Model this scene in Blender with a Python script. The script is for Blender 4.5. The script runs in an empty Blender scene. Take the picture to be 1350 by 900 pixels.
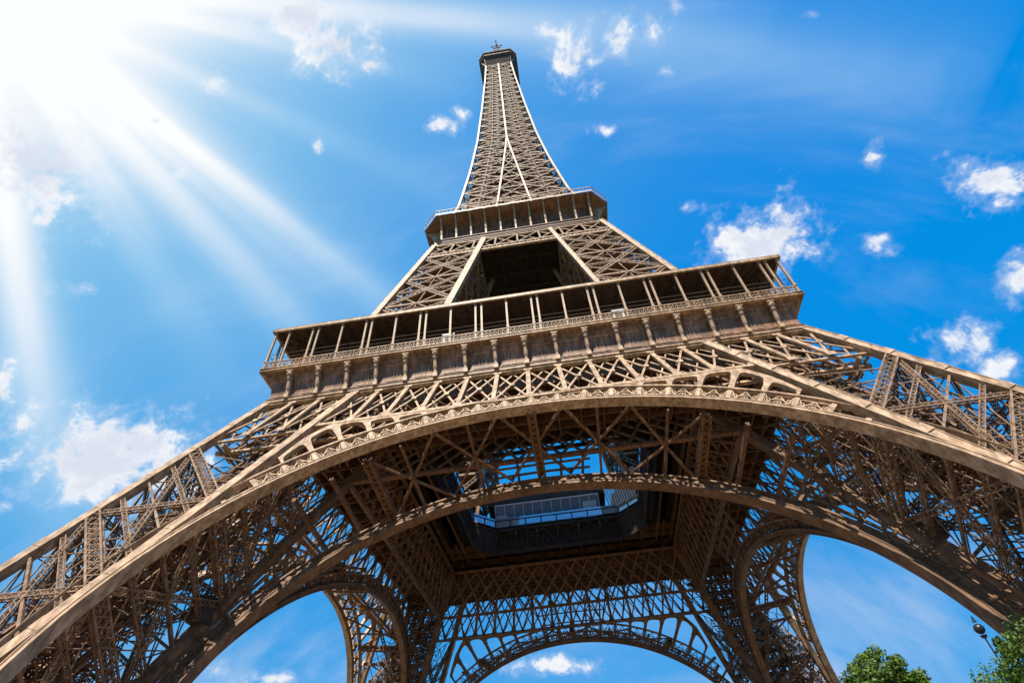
import bpy, math, random
import numpy as np
from mathutils import Vector, Matrix

rnd = random.Random(11)
R_ = math.radians
scene = bpy.context.scene
C = scene.collection
GZ = 5.0                      # level of the ground in the tower's own height scale

# ------------------------------------------------------------------ camera
CAM = np.array([2.4526, -82.717, 6.716])
CR = np.array([0.98806656, 0.14332831, -0.05640451])
CU = np.array([0.14233523, -0.70968632, 0.68998986])
CF = np.array([-0.05886557, 0.68978426, 0.72161799])
FPX = 700.0
cam_d = bpy.data.cameras.new('camera')
cam = bpy.data.objects.new('camera', cam_d)
C.objects.link(cam)
cam.matrix_world = Matrix([[CR[0], CU[0], -CF[0], CAM[0]], [CR[1], CU[1], -CF[1], CAM[1]],
                           [CR[2], CU[2], -CF[2], CAM[2]], [0, 0, 0, 1]])
cam_d.sensor_width = 36.0
cam_d.lens = 36.0 * FPX / 1350.0
cam_d.clip_end = 6000
scene.camera = cam

def sky_dir(px, py):
    d = CF + CR * (px - 675) / FPX + CU * (450 - py) / FPX
    return d / np.linalg.norm(d)

# ------------------------------------------------------------------ sun
SUN_AZ, SUN_EL = R_(193), R_(58)        # azimuth clockwise from +y, elevation
sd = np.array([math.sin(SUN_AZ) * math.cos(SUN_EL), math.cos(SUN_AZ) * math.cos(SUN_EL), math.sin(SUN_EL)])
sun_d = bpy.data.lights.new('sun', 'SUN')
sun_d.energy = 5.0
sun_d.angle = R_(0.53)
sun_d.color = (1.0, 0.90, 0.76)
sun = bpy.data.objects.new('sun', sun_d)
C.objects.link(sun)
sun.rotation_euler = Vector(sd).to_track_quat('Z', 'Y').to_euler()

# ------------------------------------------------------------------ sky
world = bpy.data.worlds.new('World')
scene.world = world
world.use_nodes = True
NT = world.node_tree
for n in list(NT.nodes): NT.nodes.remove(n)
def wn(t, **k):
    n = NT.nodes.new(t)
    for a, b in k.items(): setattr(n, a, b)
    return n
def lk(a, b): NT.links.new(a, b)
def wmath(op, a, b=None, c=None, clamp=False):
    n = wn('ShaderNodeMath', operation=op); n.use_clamp = clamp
    for i, v in enumerate((a, b, c)):
        if v is None: continue
        if isinstance(v, (int, float)): n.inputs[i].default_value = v
        else: lk(v, n.inputs[i])
    return n.outputs[0]
def wvec(op, a, b=None):
    n = wn('ShaderNodeVectorMath', operation=op)
    for i, v in enumerate((a, b)):
        if v is None: continue
        if isinstance(v, (tuple, list, np.ndarray)): n.inputs[i].default_value = tuple(float(x) for x in v)
        else: lk(v, n.inputs[i])
    return n.outputs['Value'] if op in ('DOT_PRODUCT', 'LENGTH') else n.outputs['Vector']
def wramp(f, stops, interp='EASE'):
    n = wn('ShaderNodeValToRGB'); n.color_ramp.interpolation = interp
    e = n.color_ramp.elements
    while len(e) < len(stops): e.new(0.5)
    for i, (p, c) in enumerate(stops):
        e[i].position = p
        e[i].color = (c, c, c, 1) if isinstance(c, (int, float)) else (*c, 1)
    lk(f, n.inputs[0])
    return n.outputs[0]
def wmix(f, a, b, mode='MIX'):
    n = wn('ShaderNodeMix', data_type='RGBA', blend_type=mode)
    for s, v in ((0, f), (6, a), (7, b)):
        if isinstance(v, (int, float)): n.inputs[s].default_value = v
        elif isinstance(v, tuple): n.inputs[s].default_value = (*v, 1)
        else: lk(v, n.inputs[s])
    return n.outputs[2]

tc = wn('ShaderNodeTexCoord')
D = wvec('NORMALIZE', tc.outputs['Generated'])
sky = wn('ShaderNodeTexSky', sky_type='NISHITA')
sky.sun_disc = False
sky.sun_elevation = SUN_EL
sky.sun_rotation = SUN_AZ
sky.air_density = 1.0
sky.dust_density = 0.6
sky.ozone_density = 2.2
hs = wn('ShaderNodeHueSaturation')
hs.inputs['Saturation'].default_value = 1.42
hs.inputs['Value'].default_value = 1.55
lk(sky.outputs[0], hs.inputs['Color'])
base0 = wmix(1.0, hs.outputs[0], (0.55, 0.95, 1.0), 'MULTIPLY')
sepz = wn('ShaderNodeSeparateXYZ'); lk(D, sepz.inputs[0])
azure = wramp(sepz.outputs[2], [(0.05, (0.085, 0.40, 0.82)), (0.5, (0.0, 0.30, 0.82)), (1.0, (0.0, 0.25, 0.82))], 'LINEAR')
azure = wmix(1.0, azure, (10.0, 10.0, 10.0), 'MULTIPLY')
base = wmix(0.9, base0, azure)

def noise(vec, scale, detail=6, rough=0.55, dist=0.0):
    n = wn('ShaderNodeTexNoise')
    n.inputs['Scale'].default_value = scale; n.inputs['Detail'].default_value = detail
    n.inputs['Roughness'].default_value = rough; n.inputs['Distortion'].default_value = dist
    lk(vec, n.inputs['Vector'])
    return n.outputs[0]

# cumulus clouds: (x, y, rx, ry, density) on the sky as seen from the tower's foot
CL = [(610, 150, 16, 9, .7), (935, 300, 14, 9, .8), (880, 95, 16, 10, .7), (1225, 480, 16, 9, .6), (280, 110, 22, 12, .8), (30, 560, 30, 16, .8), (205, 160, 16, 10, .8), (140, 602, 84, 46, 1.35), (110, 640, 52, 26, 1.1), (185, 585, 40, 28, 1.3), (60, 590, 46, 28, 0.9), (45, 215, 78, 66, 1.2), (60, 285, 26, 22, .8),
      (400, 22, 42, 26, 1.25), (448, 60, 44, 28, 1.3), (490, 86, 26, 14, .9),
      (757, 78, 32, 38, .95), (722, 42, 20, 16, .7), (815, 42, 28, 34, .9), (862, 34, 24, 24, .8), (890, 12, 18, 14, .7),
      (1000, 325, 62, 36, 1.15), (1040, 300, 38, 34, 1.1), (950, 320, 20, 14, .7), (1303, 236, 50, 30, .95), (1268, 452, 38, 24, .9),
      (1347, 368, 26, 30, .95), (1318, 486, 26, 18, .8), (1160, 316, 32, 20, .72), (1151, 203, 18, 18, .62),
      (5, 505, 22, 50, .85), (104, 380, 34, 14, .68), (583, 165, 26, 14, .62), (418, 193, 10, 10, .8), (1070, 20, 18, 10, .66),
      (240, 225, 26, 16, .6), (800, 172, 30, 12, .5), (906, 272, 14, 10, .55), (345, 893, 46, 14, .85), (290, 884, 30, 16, .7),
      (720, 876, 90, 14, .7), (8, 668, 30, 12, .6), (130, 650, 40, 14, .6)]
dens = None
for (px, py, rx, ry, st) in CL:
    d0 = sky_dir(px, py)
    t1 = sky_dir(px + rx * 1.5, py) - d0; t2 = sky_dir(px, py + ry * 1.5) - d0
    G = np.linalg.inv(np.array([[t1 @ t1, t1 @ t2], [t1 @ t2, t2 @ t2]]))
    a = G[0, 0] * t1 + G[0, 1] * t2; b = G[1, 0] * t1 + G[1, 1] * t2
    off = wvec('SUBTRACT', D, d0)
    cmb = wn('ShaderNodeCombineXYZ')
    lk(wvec('DOT_PRODUCT', off, a), cmb.inputs[0]); lk(wvec('DOT_PRODUCT', off, b), cmb.inputs[1])
    r = wvec('LENGTH', cmb.outputs[0])
    m = wmath('MULTIPLY_ADD', r, -0.66, 0.56 * st + 0.33)   # falls to zero past the rim
    dens = m if dens is None else wmath('MAXIMUM', dens, m)
nA = noise(D, 15, 9, 0.66, 0.3)
nB = noise(D, 42, 6, 0.6, 0.1)
dd = wmath('ADD', dens, wmath('MULTIPLY_ADD', nA, 2.0, -1.04))
dd = wmath('ADD', dd, wmath('MULTIPLY_ADD', nB, 0.9, -0.46))
cum = wmath('MAXIMUM', wramp(dd, [(0.36, 0.0), (0.80, 1.0)]), wramp(dd, [(0.18, 0.0), (0.8, 0.42)]))
thick = wramp(wmath('ADD', dd, wmath('MULTIPLY_ADD', nA, -1.9, 0.95)), [(0.50, 0.0), (0.95, 1.0)])
cloud_col = wmix(wmath('MULTIPLY', thick, 0.5), (9.3, 9.5, 9.9), (4.9, 5.7, 7.6))

# thin high cloud, drawn out in one direction, with clear gaps
mp = wn('ShaderNodeMapping'); mp.inputs['Rotation'].default_value = (0.3, 0.5, 0.9); mp.inputs['Scale'].default_value = (1.2, 5.5, 2.2)
lk(D, mp.inputs[0])
ci = noise(mp.outputs[0], 1.6, 8, 0.6, 0.5)
lowsky = wn('ShaderNodeSeparateXYZ'); lk(D, lowsky.inputs[0])
lowf = wramp(lowsky.outputs[2], [(0.16, 1.0), (0.50, 0.35)], 'LINEAR')
cirrus = wmath('MULTIPLY', wramp(ci, [(0.44, 0.0), (0.80, 0.66)]), lowf)

# sun glare up on the left, painted into the sky with its long rays
PV = sky_dir(-50, -40)
e1 = CR - PV * (CR @ PV); e1 /= np.linalg.norm(e1)
e2 = np.cross(PV, e1)
if e2 @ CU > 0: e2 = -e2
dp = wvec('DOT_PRODUCT', D, PV)
u = wmath('DIVIDE', wvec('DOT_PRODUCT', D, e1), wmath('MAXIMUM', dp, 0.05))
v = wmath('DIVIDE', wvec('DOT_PRODUCT', D, e2), wmath('MAXIMUM', dp, 0.05))
rad = wmath('POWER', wmath('ADD', wmath('MULTIPLY', u, u), wmath('MULTIPLY', v, v)), 0.5)
ang = wmath('ARCTAN2', v, u)
def ang_of(px, py):
    d = sky_dir(px, py); return math.atan2(d @ e2, d @ e1)
def rad_of(px, py):
    d = sky_dir(px, py); return math.hypot(d @ e1, d @ e2) / (d @ PV)
ST = [((450, 85), 0.22, 0.34, 620), ((330, 235), 0.18, 0.32, 620), ((385, 420), 0.072, 0.85, 1000), ((510, 400), 0.062, 0.85, 1100), ((455, 410), 0.03, 0.25, 700), ((621, 110), 0.055, 0.62, 720), ((29, 420), 0.07, 0.75, 900),
      ((75, 600), 0.06, 0.6, 1100), ((248, 430), 0.06, 0.5, 760), ((1250, 105), 0.05, 0.55, 1700), ((900, 40), 0.05, 0.42, 1300), ((300, 440), 0.03, 0.4, 400), ((760, 330), 0.05, 0.22, 1100)]
streak = None
for (p, w, s, L) in ST:
    a0 = ang_of(*p)
    t = wmath('DIVIDE', wmath('SUBTRACT', ang, a0), w * 1.12)
    g = wmath('DIVIDE', s, wmath('ADD', wmath('POWER', wmath('ABSOLUTE', t), 2.4), 1.0))
    k = rad_of(-50 + L * math.cos(a0), -40 + L * math.sin(a0)) if False else rad_of(*[p[0], p[1]]) * L / math.hypot(p[0] + 50, p[1] + 40)
    fall = wmath('MAXIMUM', wmath('MULTIPLY_ADD', rad, -1.0 / k, 1.0), 0.0)
    g = wmath('MULTIPLY', g, wmath('POWER', fall, 0.65))
    streak = g if streak is None else wmath('ADD', streak, g)
anv = wn('ShaderNodeCombineXYZ'); lk(wmath('MULTIPLY', ang, 1.0), anv.inputs[0]); lk(wmath('MULTIPLY', rad, 0.12), anv.inputs[1])
an = noise(anv.outputs[0], 9.0, 2, 0.5)
streak = wmath('MULTIPLY', streak, wmath('MULTIPLY_ADD', an, 0.7, 0.62))
glow = wmath('POWER', 2.718, wmath('MULTIPLY', wmath('POWER', wmath('DIVIDE', rad, 0.20), 2.0), -1.0))
glow2 = wmath('POWER', 2.718, wmath('MULTIPLY', wmath('DIVIDE', rad, 0.36), -1.0))
sun_glare = wmath('ADD', wmath('MULTIPLY', streak, 0.66), wmath('ADD', wmath('MULTIPLY', glow, 0.7), wmath('MULTIPLY', glow2, 0.55)))
sun_glare = wmath('MINIMUM', sun_glare, 1.0)

glow3 = wmath('POWER', 2.718, wmath('MULTIPLY', rad, -1.6))
col = wmix(wmath('MULTIPLY', glow3, 0.6), base, (2.2, 6.7, 8.3))
col = wmix(cirrus, col, (6.2, 7.2, 8.9))
col = wmix(sun_glare, col, wmix(wramp(sun_glare, [(0.2, 0.0), (0.85, 1.0)]), (5.6, 8.4, 9.7), (9.8, 10.0, 10.1)))
col = wmix(cum, col, cloud_col)
bg = wn('ShaderNodeBackground'); bg.inputs['Strength'].default_value = 0.0705
lk(col, bg.inputs[0])
wo = wn('ShaderNodeOutputWorld'); lk(bg.outputs[0], wo.inputs[0])

scene.view_settings.view_transform = 'Standard'
scene.view_settings.look = 'None'
scene.view_settings.gamma = 1.0
scene.view_settings.exposure = 0.5
scene.view_settings.use_curve_mapping = False
scene.cycles.max_bounces = 6
scene.cycles.diffuse_bounces = 4
scene.cycles.glossy_bounces = 3

# ------------------------------------------------------------------ materials
def mat(name, col, rough=0.6, metal=0.0, var=0.25, scale=0.6, bump=0.0, bscale=8, col2=None, spec=0.4, streaks=0.0):
    m = bpy.data.materials.new(name); m.use_nodes = True
    t = m.node_tree; b = t.nodes['Principled BSDF']
    b.inputs['Roughness'].default_value = rough; b.inputs['Metallic'].default_value = metal
    b.inputs['Specular IOR Level'].default_value = spec
    geo = t.nodes.new('ShaderNodeTexCoord')
    n = t.nodes.new('ShaderNodeTexNoise'); n.inputs['Scale'].default_value = scale; n.inputs['Detail'].default_value = 8
    n.inputs['Roughness'].default_value = 0.65
    t.links.new(geo.outputs['Object'], n.inputs['Vector'])
    r = t.nodes.new('ShaderNodeValToRGB')
    c2 = col2 or tuple(c * (1 - var) for c in col)
    r.color_ramp.elements[0].position = 0.35; r.color_ramp.elements[0].color = (*c2, 1)
    r.color_ramp.elements[1].position = 0.62; r.color_ramp.elements[1].color = (*[min(1, c * (1 + var * 0.35)) for c in col], 1)
    t.links.new(n.outputs[0], r.inputs[0])
    out = r.outputs[0]
    if streaks:                    # rain streaks and grime running down
        mp = t.nodes.new('ShaderNodeMapping'); mp.inputs['Scale'].default_value = (1.6, 1.6, 0.16)
        t.links.new(geo.outputs['Object'], mp.inputs[0])
        n2 = t.nodes.new('ShaderNodeTexNoise'); n2.inputs['Scale'].default_value = 1.5; n2.inputs['Detail'].default_value = 6
        t.links.new(mp.outputs[0], n2.inputs['Vector'])
        r2 = t.nodes.new('ShaderNodeValToRGB')
        r2.color_ramp.elements[0].position = 0.40; r2.color_ramp.elements[0].color = (1 - streaks, 1 - streaks * 1.15, 1 - streaks * 1.3, 1)
        r2.color_ramp.elements[1].position = 0.6; r2.color_ramp.elements[1].color = (1, 1, 1, 1)
        t.links.new(n2.outputs[0], r2.inputs[0])
        mx = t.nodes.new('ShaderNodeMix'); mx.data_type = 'RGBA'; mx.blend_type = 'MULTIPLY'; mx.inputs[0].default_value = 1
        t.links.new(out, mx.inputs[6]); t.links.new(r2.outputs[0], mx.inputs[7]); out = mx.outputs[2]
    t.links.new(out, b.inputs['Base Color'])
    if bump:
        n3 = t.nodes.new('ShaderNodeTexNoise'); n3.inputs['Scale'].default_value = bscale; n3.inputs['Detail'].default_value = 4
        t.links.new(geo.outputs['Object'], n3.inputs['Vector'])
        bp = t.nodes.new('ShaderNodeBump'); bp.inputs['Strength'].default_value = bump
        t.links.new(n3.outputs[0], bp.inputs['Height']); t.links.new(bp.outputs[0], b.inputs['Normal'])
    return m
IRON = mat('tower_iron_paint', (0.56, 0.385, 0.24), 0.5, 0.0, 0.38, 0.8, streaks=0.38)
IRON_LAT = mat('lattice_iron_shaded', (0.33, 0.215, 0.135), 0.6, 0.0, 0.4, 1.3, streaks=0.35, spec=0.3)  # darker copy of the tower paint, shade put into the lattice colour
IRON_IN = mat('inner_iron_shaded', (0.25, 0.145, 0.082), 0.6, 0.0, 0.4, 0.5, streaks=0.3)  # same paint again, browner and darker: interior shade held in the colour
PANEL = mat('frieze_panel_paint', (0.33, 0.185, 0.112), 0.55, 0.0, 0.5, 0.4, streaks=0.4)
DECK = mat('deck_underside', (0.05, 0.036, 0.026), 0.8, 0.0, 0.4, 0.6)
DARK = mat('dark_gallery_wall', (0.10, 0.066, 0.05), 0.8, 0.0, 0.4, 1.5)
WHITE = mat('white_painted_steel', (0.75, 0.76, 0.78), 0.4, 0.0, 0.1, 2)
STONE = mat('pier_masonry', (0.36, 0.31, 0.25), 0.85, 0.0, 0.3, 1.5, bump=0.3)
GRAVEL = mat('ground_gravel', (0.27, 0.165, 0.09), 0.95, 0.0, 0.25, 0.25, bump=0.2)
BARK = mat('tree_bark', (0.12, 0.09, 0.06), 0.9, 0.0, 0.4, 4, bump=0.5)
BLACK = mat('lamp_black_paint', (0.02, 0.022, 0.028), 0.35, 0.0, 0.2, 4)
GLASS = bpy.data.materials.new('pavilion_glass'); GLASS.use_nodes = True
b = GLASS.node_tree.nodes['Principled BSDF']
b.inputs['Base Color'].default_value = (0.55, 0.68, 0.80, 1); b.inputs['Roughness'].default_value = 0.06
b.inputs['Metallic'].default_value = 0.55; b.inputs['Alpha'].default_value = 0.85

# ------------------------------------------------------------------ mesh builder
def V(*a): return np.array(a, float)
def unit(a): return a / max(1e-9, np.linalg.norm(a))
CUBE = np.array([[-1, -1, 0], [1, -1, 0], [1, 1, 0], [-1, 1, 0], [-1, -1, 1], [1, -1, 1], [1, 1, 1], [-1, 1, 1]], float)
CF6 = np.array([[0, 3, 2, 1], [4, 5, 6, 7], [0, 1, 5, 4], [1, 2, 6, 5], [2, 3, 7, 6], [3, 0, 4, 7]])
class M:
    def __init__(s): s.b = []; s.v = []; s.f = []; s.n = 0
    def bar(s, p, q, w, h=None, n=(0, 0, 1)):
        """box from p to q, h thick along n, w across"""
        s.b.append((*p, *q, w, h or w, *n))
    def poly(s, vs, fs):
        k = s.n; s.v += [tuple(x) for x in vs]; s.f += [tuple(i + k for i in f) for f in fs]; s.n += len(vs)
    def box(s, lo, hi):
        x0, y0, z0 = lo; x1, y1, z1 = hi
        s.poly([(x0, y0, z0), (x1, y0, z0), (x1, y1, z0), (x0, y1, z0), (x0, y0, z1), (x1, y0, z1), (x1, y1, z1), (x0, y1, z1)], [tuple(r) for r in CF6])
    def loft(s, rings, cap=True):
        k = len(rings[0]); vs = [p for r in rings for p in r]; fs = []
        for i in range(len(rings) - 1):
            for j in range(k):
                a = i * k + j; c = i * k + (j + 1) % k
                fs.append((a, c, c + k, a + k))
        if cap: fs += [tuple(range(k))[::-1], tuple(range((len(rings) - 1) * k, len(rings) * k))]
        s.poly(vs, fs)
    def tube(s, pts, rs, k=8):
        rings = []
        for i, p in enumerate(pts):
            d = unit(pts[min(i + 1, len(pts) - 1)] - pts[max(i - 1, 0)])
            a = unit(np.cross(d, V(0.31, 0.95, 0.1))); c = np.cross(d, a)
            rings.append([p + rs[i] * (a * math.cos(t) + c * math.sin(t)) for t in np.linspace(0, 2 * math.pi, k, endpoint=False)])
        s.loft(rings)
    def ball(s, c, r, k=8, sq=1.0):
        rings = []
        for i in range(1, k):
            ph = math.pi * i / k
            rings.append([c + V(r * math.sin(ph) * math.cos(t), r * math.sin(ph) * math.sin(t), -r * sq * math.cos(ph)) for t in np.linspace(0, 2 * math.pi, k * 2, endpoint=False)])
        s.loft(rings)
    def lat(s, p, q, w, h, n, c=0.14, pitch=None, l=0.07):
        """lattice beam: four corner angles with zigzag lacing; w across, h along n"""
        p = np.array(p, float); q = np.array(q, float); L = np.linalg.norm(q - p); d = (q - p) / L
        n = unit(np.array(n, float) - d * np.dot(n, d)); t = np.cross(n, d)
        pitch = pitch or w; N = max(2, int(round(L / pitch)))
        co = [(sx, sy) for sx in (-1, 1) for sy in (-1, 1)]
        for sx, sy in co:
            o = t * sx * (w / 2 - c / 2) + n * sy * (h / 2 - c / 2)
            s.bar(p + o, q + o, c, c, n)
        for sy in (-1, 1):
            for i in range(N):
                a = p + d * L * i / N; e = p + d * L * (i + 1) / N
                o = n * sy * (h / 2 - c * .4)
                g = t * (w / 2 - c / 2)
                s.bar(a + o - g, e + o + g, l, l * .6, n); s.bar(a + o + g, e + o - g, l, l * .6, n)
        if h > 0.3:
            for sx in (-1, 1):
                for i in range(N):
                    a = p + d * L * i / N; e = p + d * L * (i + 1) / N
                    o = t * sx * (w / 2 - c * .4); g = n * (h / 2 - c / 2) * (1 if i % 2 else -1)
                    s.bar(a + o - g, e + o + g, l, l * .6, t)
    def build(s, name, material, parent=None, bevel=0):
        nb = len(s.b)
        vs = np.zeros((0, 3)); fs = []
        if nb:
            B = np.array(s.b, float); P = B[:, :3]; Q = B[:, 3:6]; w = B[:, 6:7]; h = B[:, 7:8]; n = B[:, 8:11]
            d = Q - P; L = np.linalg.norm(d, axis=1, keepdims=True).clip(1e-6); d = d / L
            n = n - d * (n * d).sum(1, keepdims=True); ln = np.linalg.norm(n, axis=1, keepdims=True)
            alt = np.cross(d, V(1, 0.2, 0.1)); n = np.where(ln > 1e-3, n / ln.clip(1e-6), alt / np.linalg.norm(alt, axis=1, keepdims=True))
            t = np.cross(n, d)
            vs = (P[:, None] + CUBE[None, :, 0:1] * (t * w / 2)[:, None] + CUBE[None, :, 1:2] * (n * h / 2)[:, None] + CUBE[None, :, 2:3] * (d * L)[:, None]).reshape(-1, 3)
        bf = (CF6[None] + (np.arange(nb) * 8)[:, None, None]).reshape(-1, 4)
        allv = np.concatenate([vs, np.array(s.v).reshape(-1, 3)]) if s.v else vs
        pf = [tuple(i + nb * 8 for i in f) for f in s.f]
        me = bpy.data.meshes.new(name)
        nl = len(bf) * 4 + sum(len(f) for f in pf)
        me.vertices.add(len(allv)); me.vertices.foreach_set('co', allv.ravel())
        idx = np.concatenate([bf.ravel(), np.array([i for f in pf for i in f], int)]) if pf else bf.ravel()
        tot = np.concatenate([np.full(len(bf), 4), np.array([len(f) for f in pf], int)])
        start = np.concatenate([[0], np.cumsum(tot)[:-1]])
        me.loops.add(nl); me.loops.foreach_set('vertex_index', idx.astype(np.int32))
        me.polygons.add(len(tot)); me.polygons.foreach_set('loop_start', start.astype(np.int32)); me.polygons.foreach_set('loop_total', tot.astype(np.int32))
        me.polygons.foreach_set('use_smooth', np.zeros(len(tot), bool)); me.update(calc_edges=True); me.validate()
        me.materials.append(material)
        o = bpy.data.objects.new(name, me); C.objects.link(o)
        if parent: o.parent = parent
        return o
def copy_tree(o, parent, rz):
    c = o.copy(); C.objects.link(c); c.parent = parent
    c.rotation_euler = (0, 0, o.rotation_euler[2] + rz)
    for ch in list(o.children):
        g = ch.copy(); C.objects.link(g); g.parent = c
    return c
def four(o, parent, ks=(1, 2, 3)):
    for k in ks: copy_tree(o, parent, k * math.pi / 2)

# ------------------------------------------------------------------ ground
def sheet(name, m, pts, z):
    me = bpy.data.meshes.new(name)
    me.from_pydata([(x, y, z) for x, y in pts], [], [tuple(range(len(pts)))])
    me.materials.append(m); o = bpy.data.objects.new(name, me); C.objects.link(o); o['kind'] = 'structure'; return o
GRASS = mat('lawn_grass', (0.05, 0.075, 0.025), 0.95, 0.0, 0.35, 0.4, bump=0.3)
sheet('ground', GRASS, [(-3000, -3000), (3000, -3000), (3000, 3000), (-3000, 3000)], GZ - 0.008)
sheet('esplanade', GRAVEL, [(-95, -110), (95, -110), (95, 85), (-95, 85)], GZ)
sheet('path', mat('path_asphalt', (0.20, 0.135, 0.085), 0.9, 0, 0.2, 1), [(-22, -110), (22, -110), (22, 85), (-22, 85)], GZ + 0.006)

# ------------------------------------------------------------------ the tower
T = bpy.data.objects.new('lattice_tower', None); C.objects.link(T); T.location = (0, 0, 0)
T['label'] = 'towering brown wrought-iron lattice tower with curved legs, great arches and three decks'
T['category'] = 'tower'

H0, S0 = 56.855, 0.437
H1, S1 = 44.554, 0.431
O = lambda z: H0 - S0 * z
I = lambda z: H1 - S1 * z
ZB, ZT = 45.0, 52.4
GO = lambda z: np.interp(z, [5, ZT], [O(5), O(ZT)])

class Face:
    """an inclined face plane y = -(h - s z)"""
    def __init__(s, h, sl):
        s.h = h; s.s = sl; s.k = math.hypot(1, sl); s.ew = V(0, sl, 1) / s.k; s.n = V(0, -1, sl) / s.k
    def p(s, x, w, off=0.0): return V(x, -s.h, 0) + s.ew * w + s.n * off
    def pz(s, x, z, off=0.0): return s.p(x, z * s.k, off)
FO = Face(H0, S0); FI = Face(H1, S1)

def arch(face, R, ar, zc, chord, wtop, ring, half, cell, arcade, name, parent, M1, M2):
    a_, b_ = R * ar, R; w0 = zc * face.k
    A = np.linspace(-0.42, math.pi + 0.42, 2400)
    xs = a_ * np.cos(A); ws = w0 + b_ * np.sin(A)
    L = np.concatenate([[0], np.cumsum(np.hypot(np.diff(xs), np.diff(ws)))])
    def at(l):
        a = np.interp(l, L, A); x = a_ * math.cos(a); w = w0 + b_ * math.sin(a)
        n = unit(V(math.cos(a) / a_, math.sin(a) / b_))
        return x, w, n
    def lim(l):
        x, w, n = at(l); s = 1 if x >= 0 else -1
        best = 99
        for d in np.arange(0, 14, 0.05):
            X = x + n[0] * d; W = w + n[1] * d; z = W / face.k
            if s * X > chord(z) - (1.35 if arcade else 0.75) or W > wtop: best = d; break
        return best
    Lt = L[-1]
    rib = M()
    def sweep(m, r0, r1, h, l0=0, l1=Lt, step=0.8, dl=None, hb=None):
        N = max(2, int((l1 - l0) / step)); rings = []
        for i in range(N + 1):
            l = l0 + (l1 - l0) * i / N; x, w, n = at(l)
            t1 = r1 if dl is None else min(r1, max(r0 + .05, dl(l)))
            t0 = r0 if dl is None else min(r0, t1 - .05)
            q = lambda r, o: face.p(x + n[0] * r, w + n[1] * r, o)
            rings.append([q(t0, -h), q(t0, h), q(t1, h), q(t1, -h)])
        m.loft(rings)
    sweep(rib, 0.0, 0.12, half)
    sweep(rib, 0.12, 0.52, half - 0.10)
    sweep(rib, 0.52, 0.64, half - 0.02)
    # find where the ring dies into the leg
    ls = np.arange(0, Lt, 0.4); lm = np.array([lim(l) for l in ls])
    ok = ls[lm > 1.0]; la, lb = ok.min(), ok.max()
    f = lambda l: np.interp(l, ls, lm)
    sweep(rib, ring - 0.24, ring, 0.35, la, lb, dl=lambda l: max(0.9, f(l)))
    o = rib.build(name, M1, parent)
    orn = M()
    nc = int(round((lb - la) / cell)); st = [la + (lb - la) * i / nc for i in range(nc + 1)]
    for i, l in enumerate(st):
        x, w, n = at(l); d = min(ring, f(l))
        if d < 1.0: continue
        orn.bar(face.p(x + n[0] * .8, w + n[1] * .8), face.p(x + n[0] * (d - .1), w + n[1] * (d - .1)), 0.44, 0.4, face.n)
        if i == nc: break
        l2 = st[i + 1]; d2 = min(ring, f(l2)); dm = min(d, d2) - 0.26
        if dm < 1.2: continue
        def q(u, v, off=0.05):
            x, w, n = at(l + (l2 - l) * u); r = 0.64 + (dm - 0.64) * v
            return face.p(x + n[0] * r, w + n[1] * r, off)
        tb = 0.12
        for (u0, v0), (u1, v1) in [((.08, .04), (.5, .98)), ((.92, .04), (.5, .98)), ((.28, .04), (.08, .98)), ((.72, .04), (.92, .98)), ((.5, .04), (.5, .5)), ((.08, .98), (.92, .98))]:
            orn.bar(q(u0, v0), q(u1, v1), tb, .12, face.n)
        prev = None
        for k in range(9):
            t = math.pi * k / 8; p = q(.5 + .3 * math.cos(t), .05 + .6 * math.sin(t), .1)
            if prev is not None: orn.bar(prev, p, 0.13, .12, face.n)
            prev = p
        for cu, cv, r_ in ((.5, .3, .13), (.17, .55, .09), (.83, .55, .09)):
            prev = None
            for k in range(7):
                t = 2 * math.pi * k / 6; p = q(cu + r_ * math.cos(t), cv + r_ * 1.7 * math.sin(t), .08)
                if prev is not None: orn.bar(prev, p, 0.09, .1, face.n)
                prev = p
    orn.build('ring_ornament', M1, o)
    if arcade:
        arcs = (M(), M())
        for i in range(nc):
            arc = arcs[0] if st[i] < Lt / 2 else arcs[1]
            l, l2 = st[i], st[i + 1]
            g0, g1 = f(l) - ring, f(l2) - ring
            if min(g0, g1) < 0.12 or max(g0, g1) < .45: continue
            xa, wa, na = at(l); xb, wb, nb_ = at(l2)
            def q(u, v, off):
                x, w, n = at(l + (l2 - l) * u); g = (g0 + (g1 - g0) * u)
                r = ring + g * v; return face.p(x + n[0] * r, w + n[1] * r, off)
            gm = (g0 + g1) / 2; top = min(0.7 / gm, 0.5)
            outer = [(0, j / 4) for j in range(4)] + [(j / 8, 1) for j in range(9)] + [(1, 1 - (j + 1) / 4) for j in range(4)]
            inner = [(.09, .0), (.09, .2), (.09, .4), (.10, .6 * (1 - top))]
            for j in range(9):
                t = math.pi - math.pi * j / 8
                cx = abs(math.cos(t)) ** .55 * (1 if math.cos(t) > 0 else -1)
                inner.append((.5 + .39 * cx, .6 * (1 - top) + .4 * (1 - top) * math.sin(t) ** .55 if math.sin(t) > 1e-6 else .6 * (1 - top)))
            inner += [(.90, .6 * (1 - top)), (.91, .4), (.91, .2), (.91, 0)]
            k = len(outer); assert len(inner) == k, (len(inner), k)
            vs = []
            for off in (.22, -.22):
                vs += [q(*p, off) for p in outer]; vs += [q(*p, off) for p in inner]
            fs = []
            for j in range(k - 1):
                fs.append((j, j + 1, k + j + 1, k + j)); fs.append((2 * k + j + 1, 2 * k + j, 3 * k + j, 3 * k + j + 1))
                fs.append((k + j, k + j + 1, 3 * k + j + 1, 3 * k + j)); fs.append((j + 1, j, 2 * k + j, 2 * k + j + 1))
            arc.poly(vs, fs)
        for arc in arcs:
            if arc.v: arc.build('arcade', M1, o)
    else:                      # struts that tie the arch to the leg beside it
        tie = (M(), M())
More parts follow.
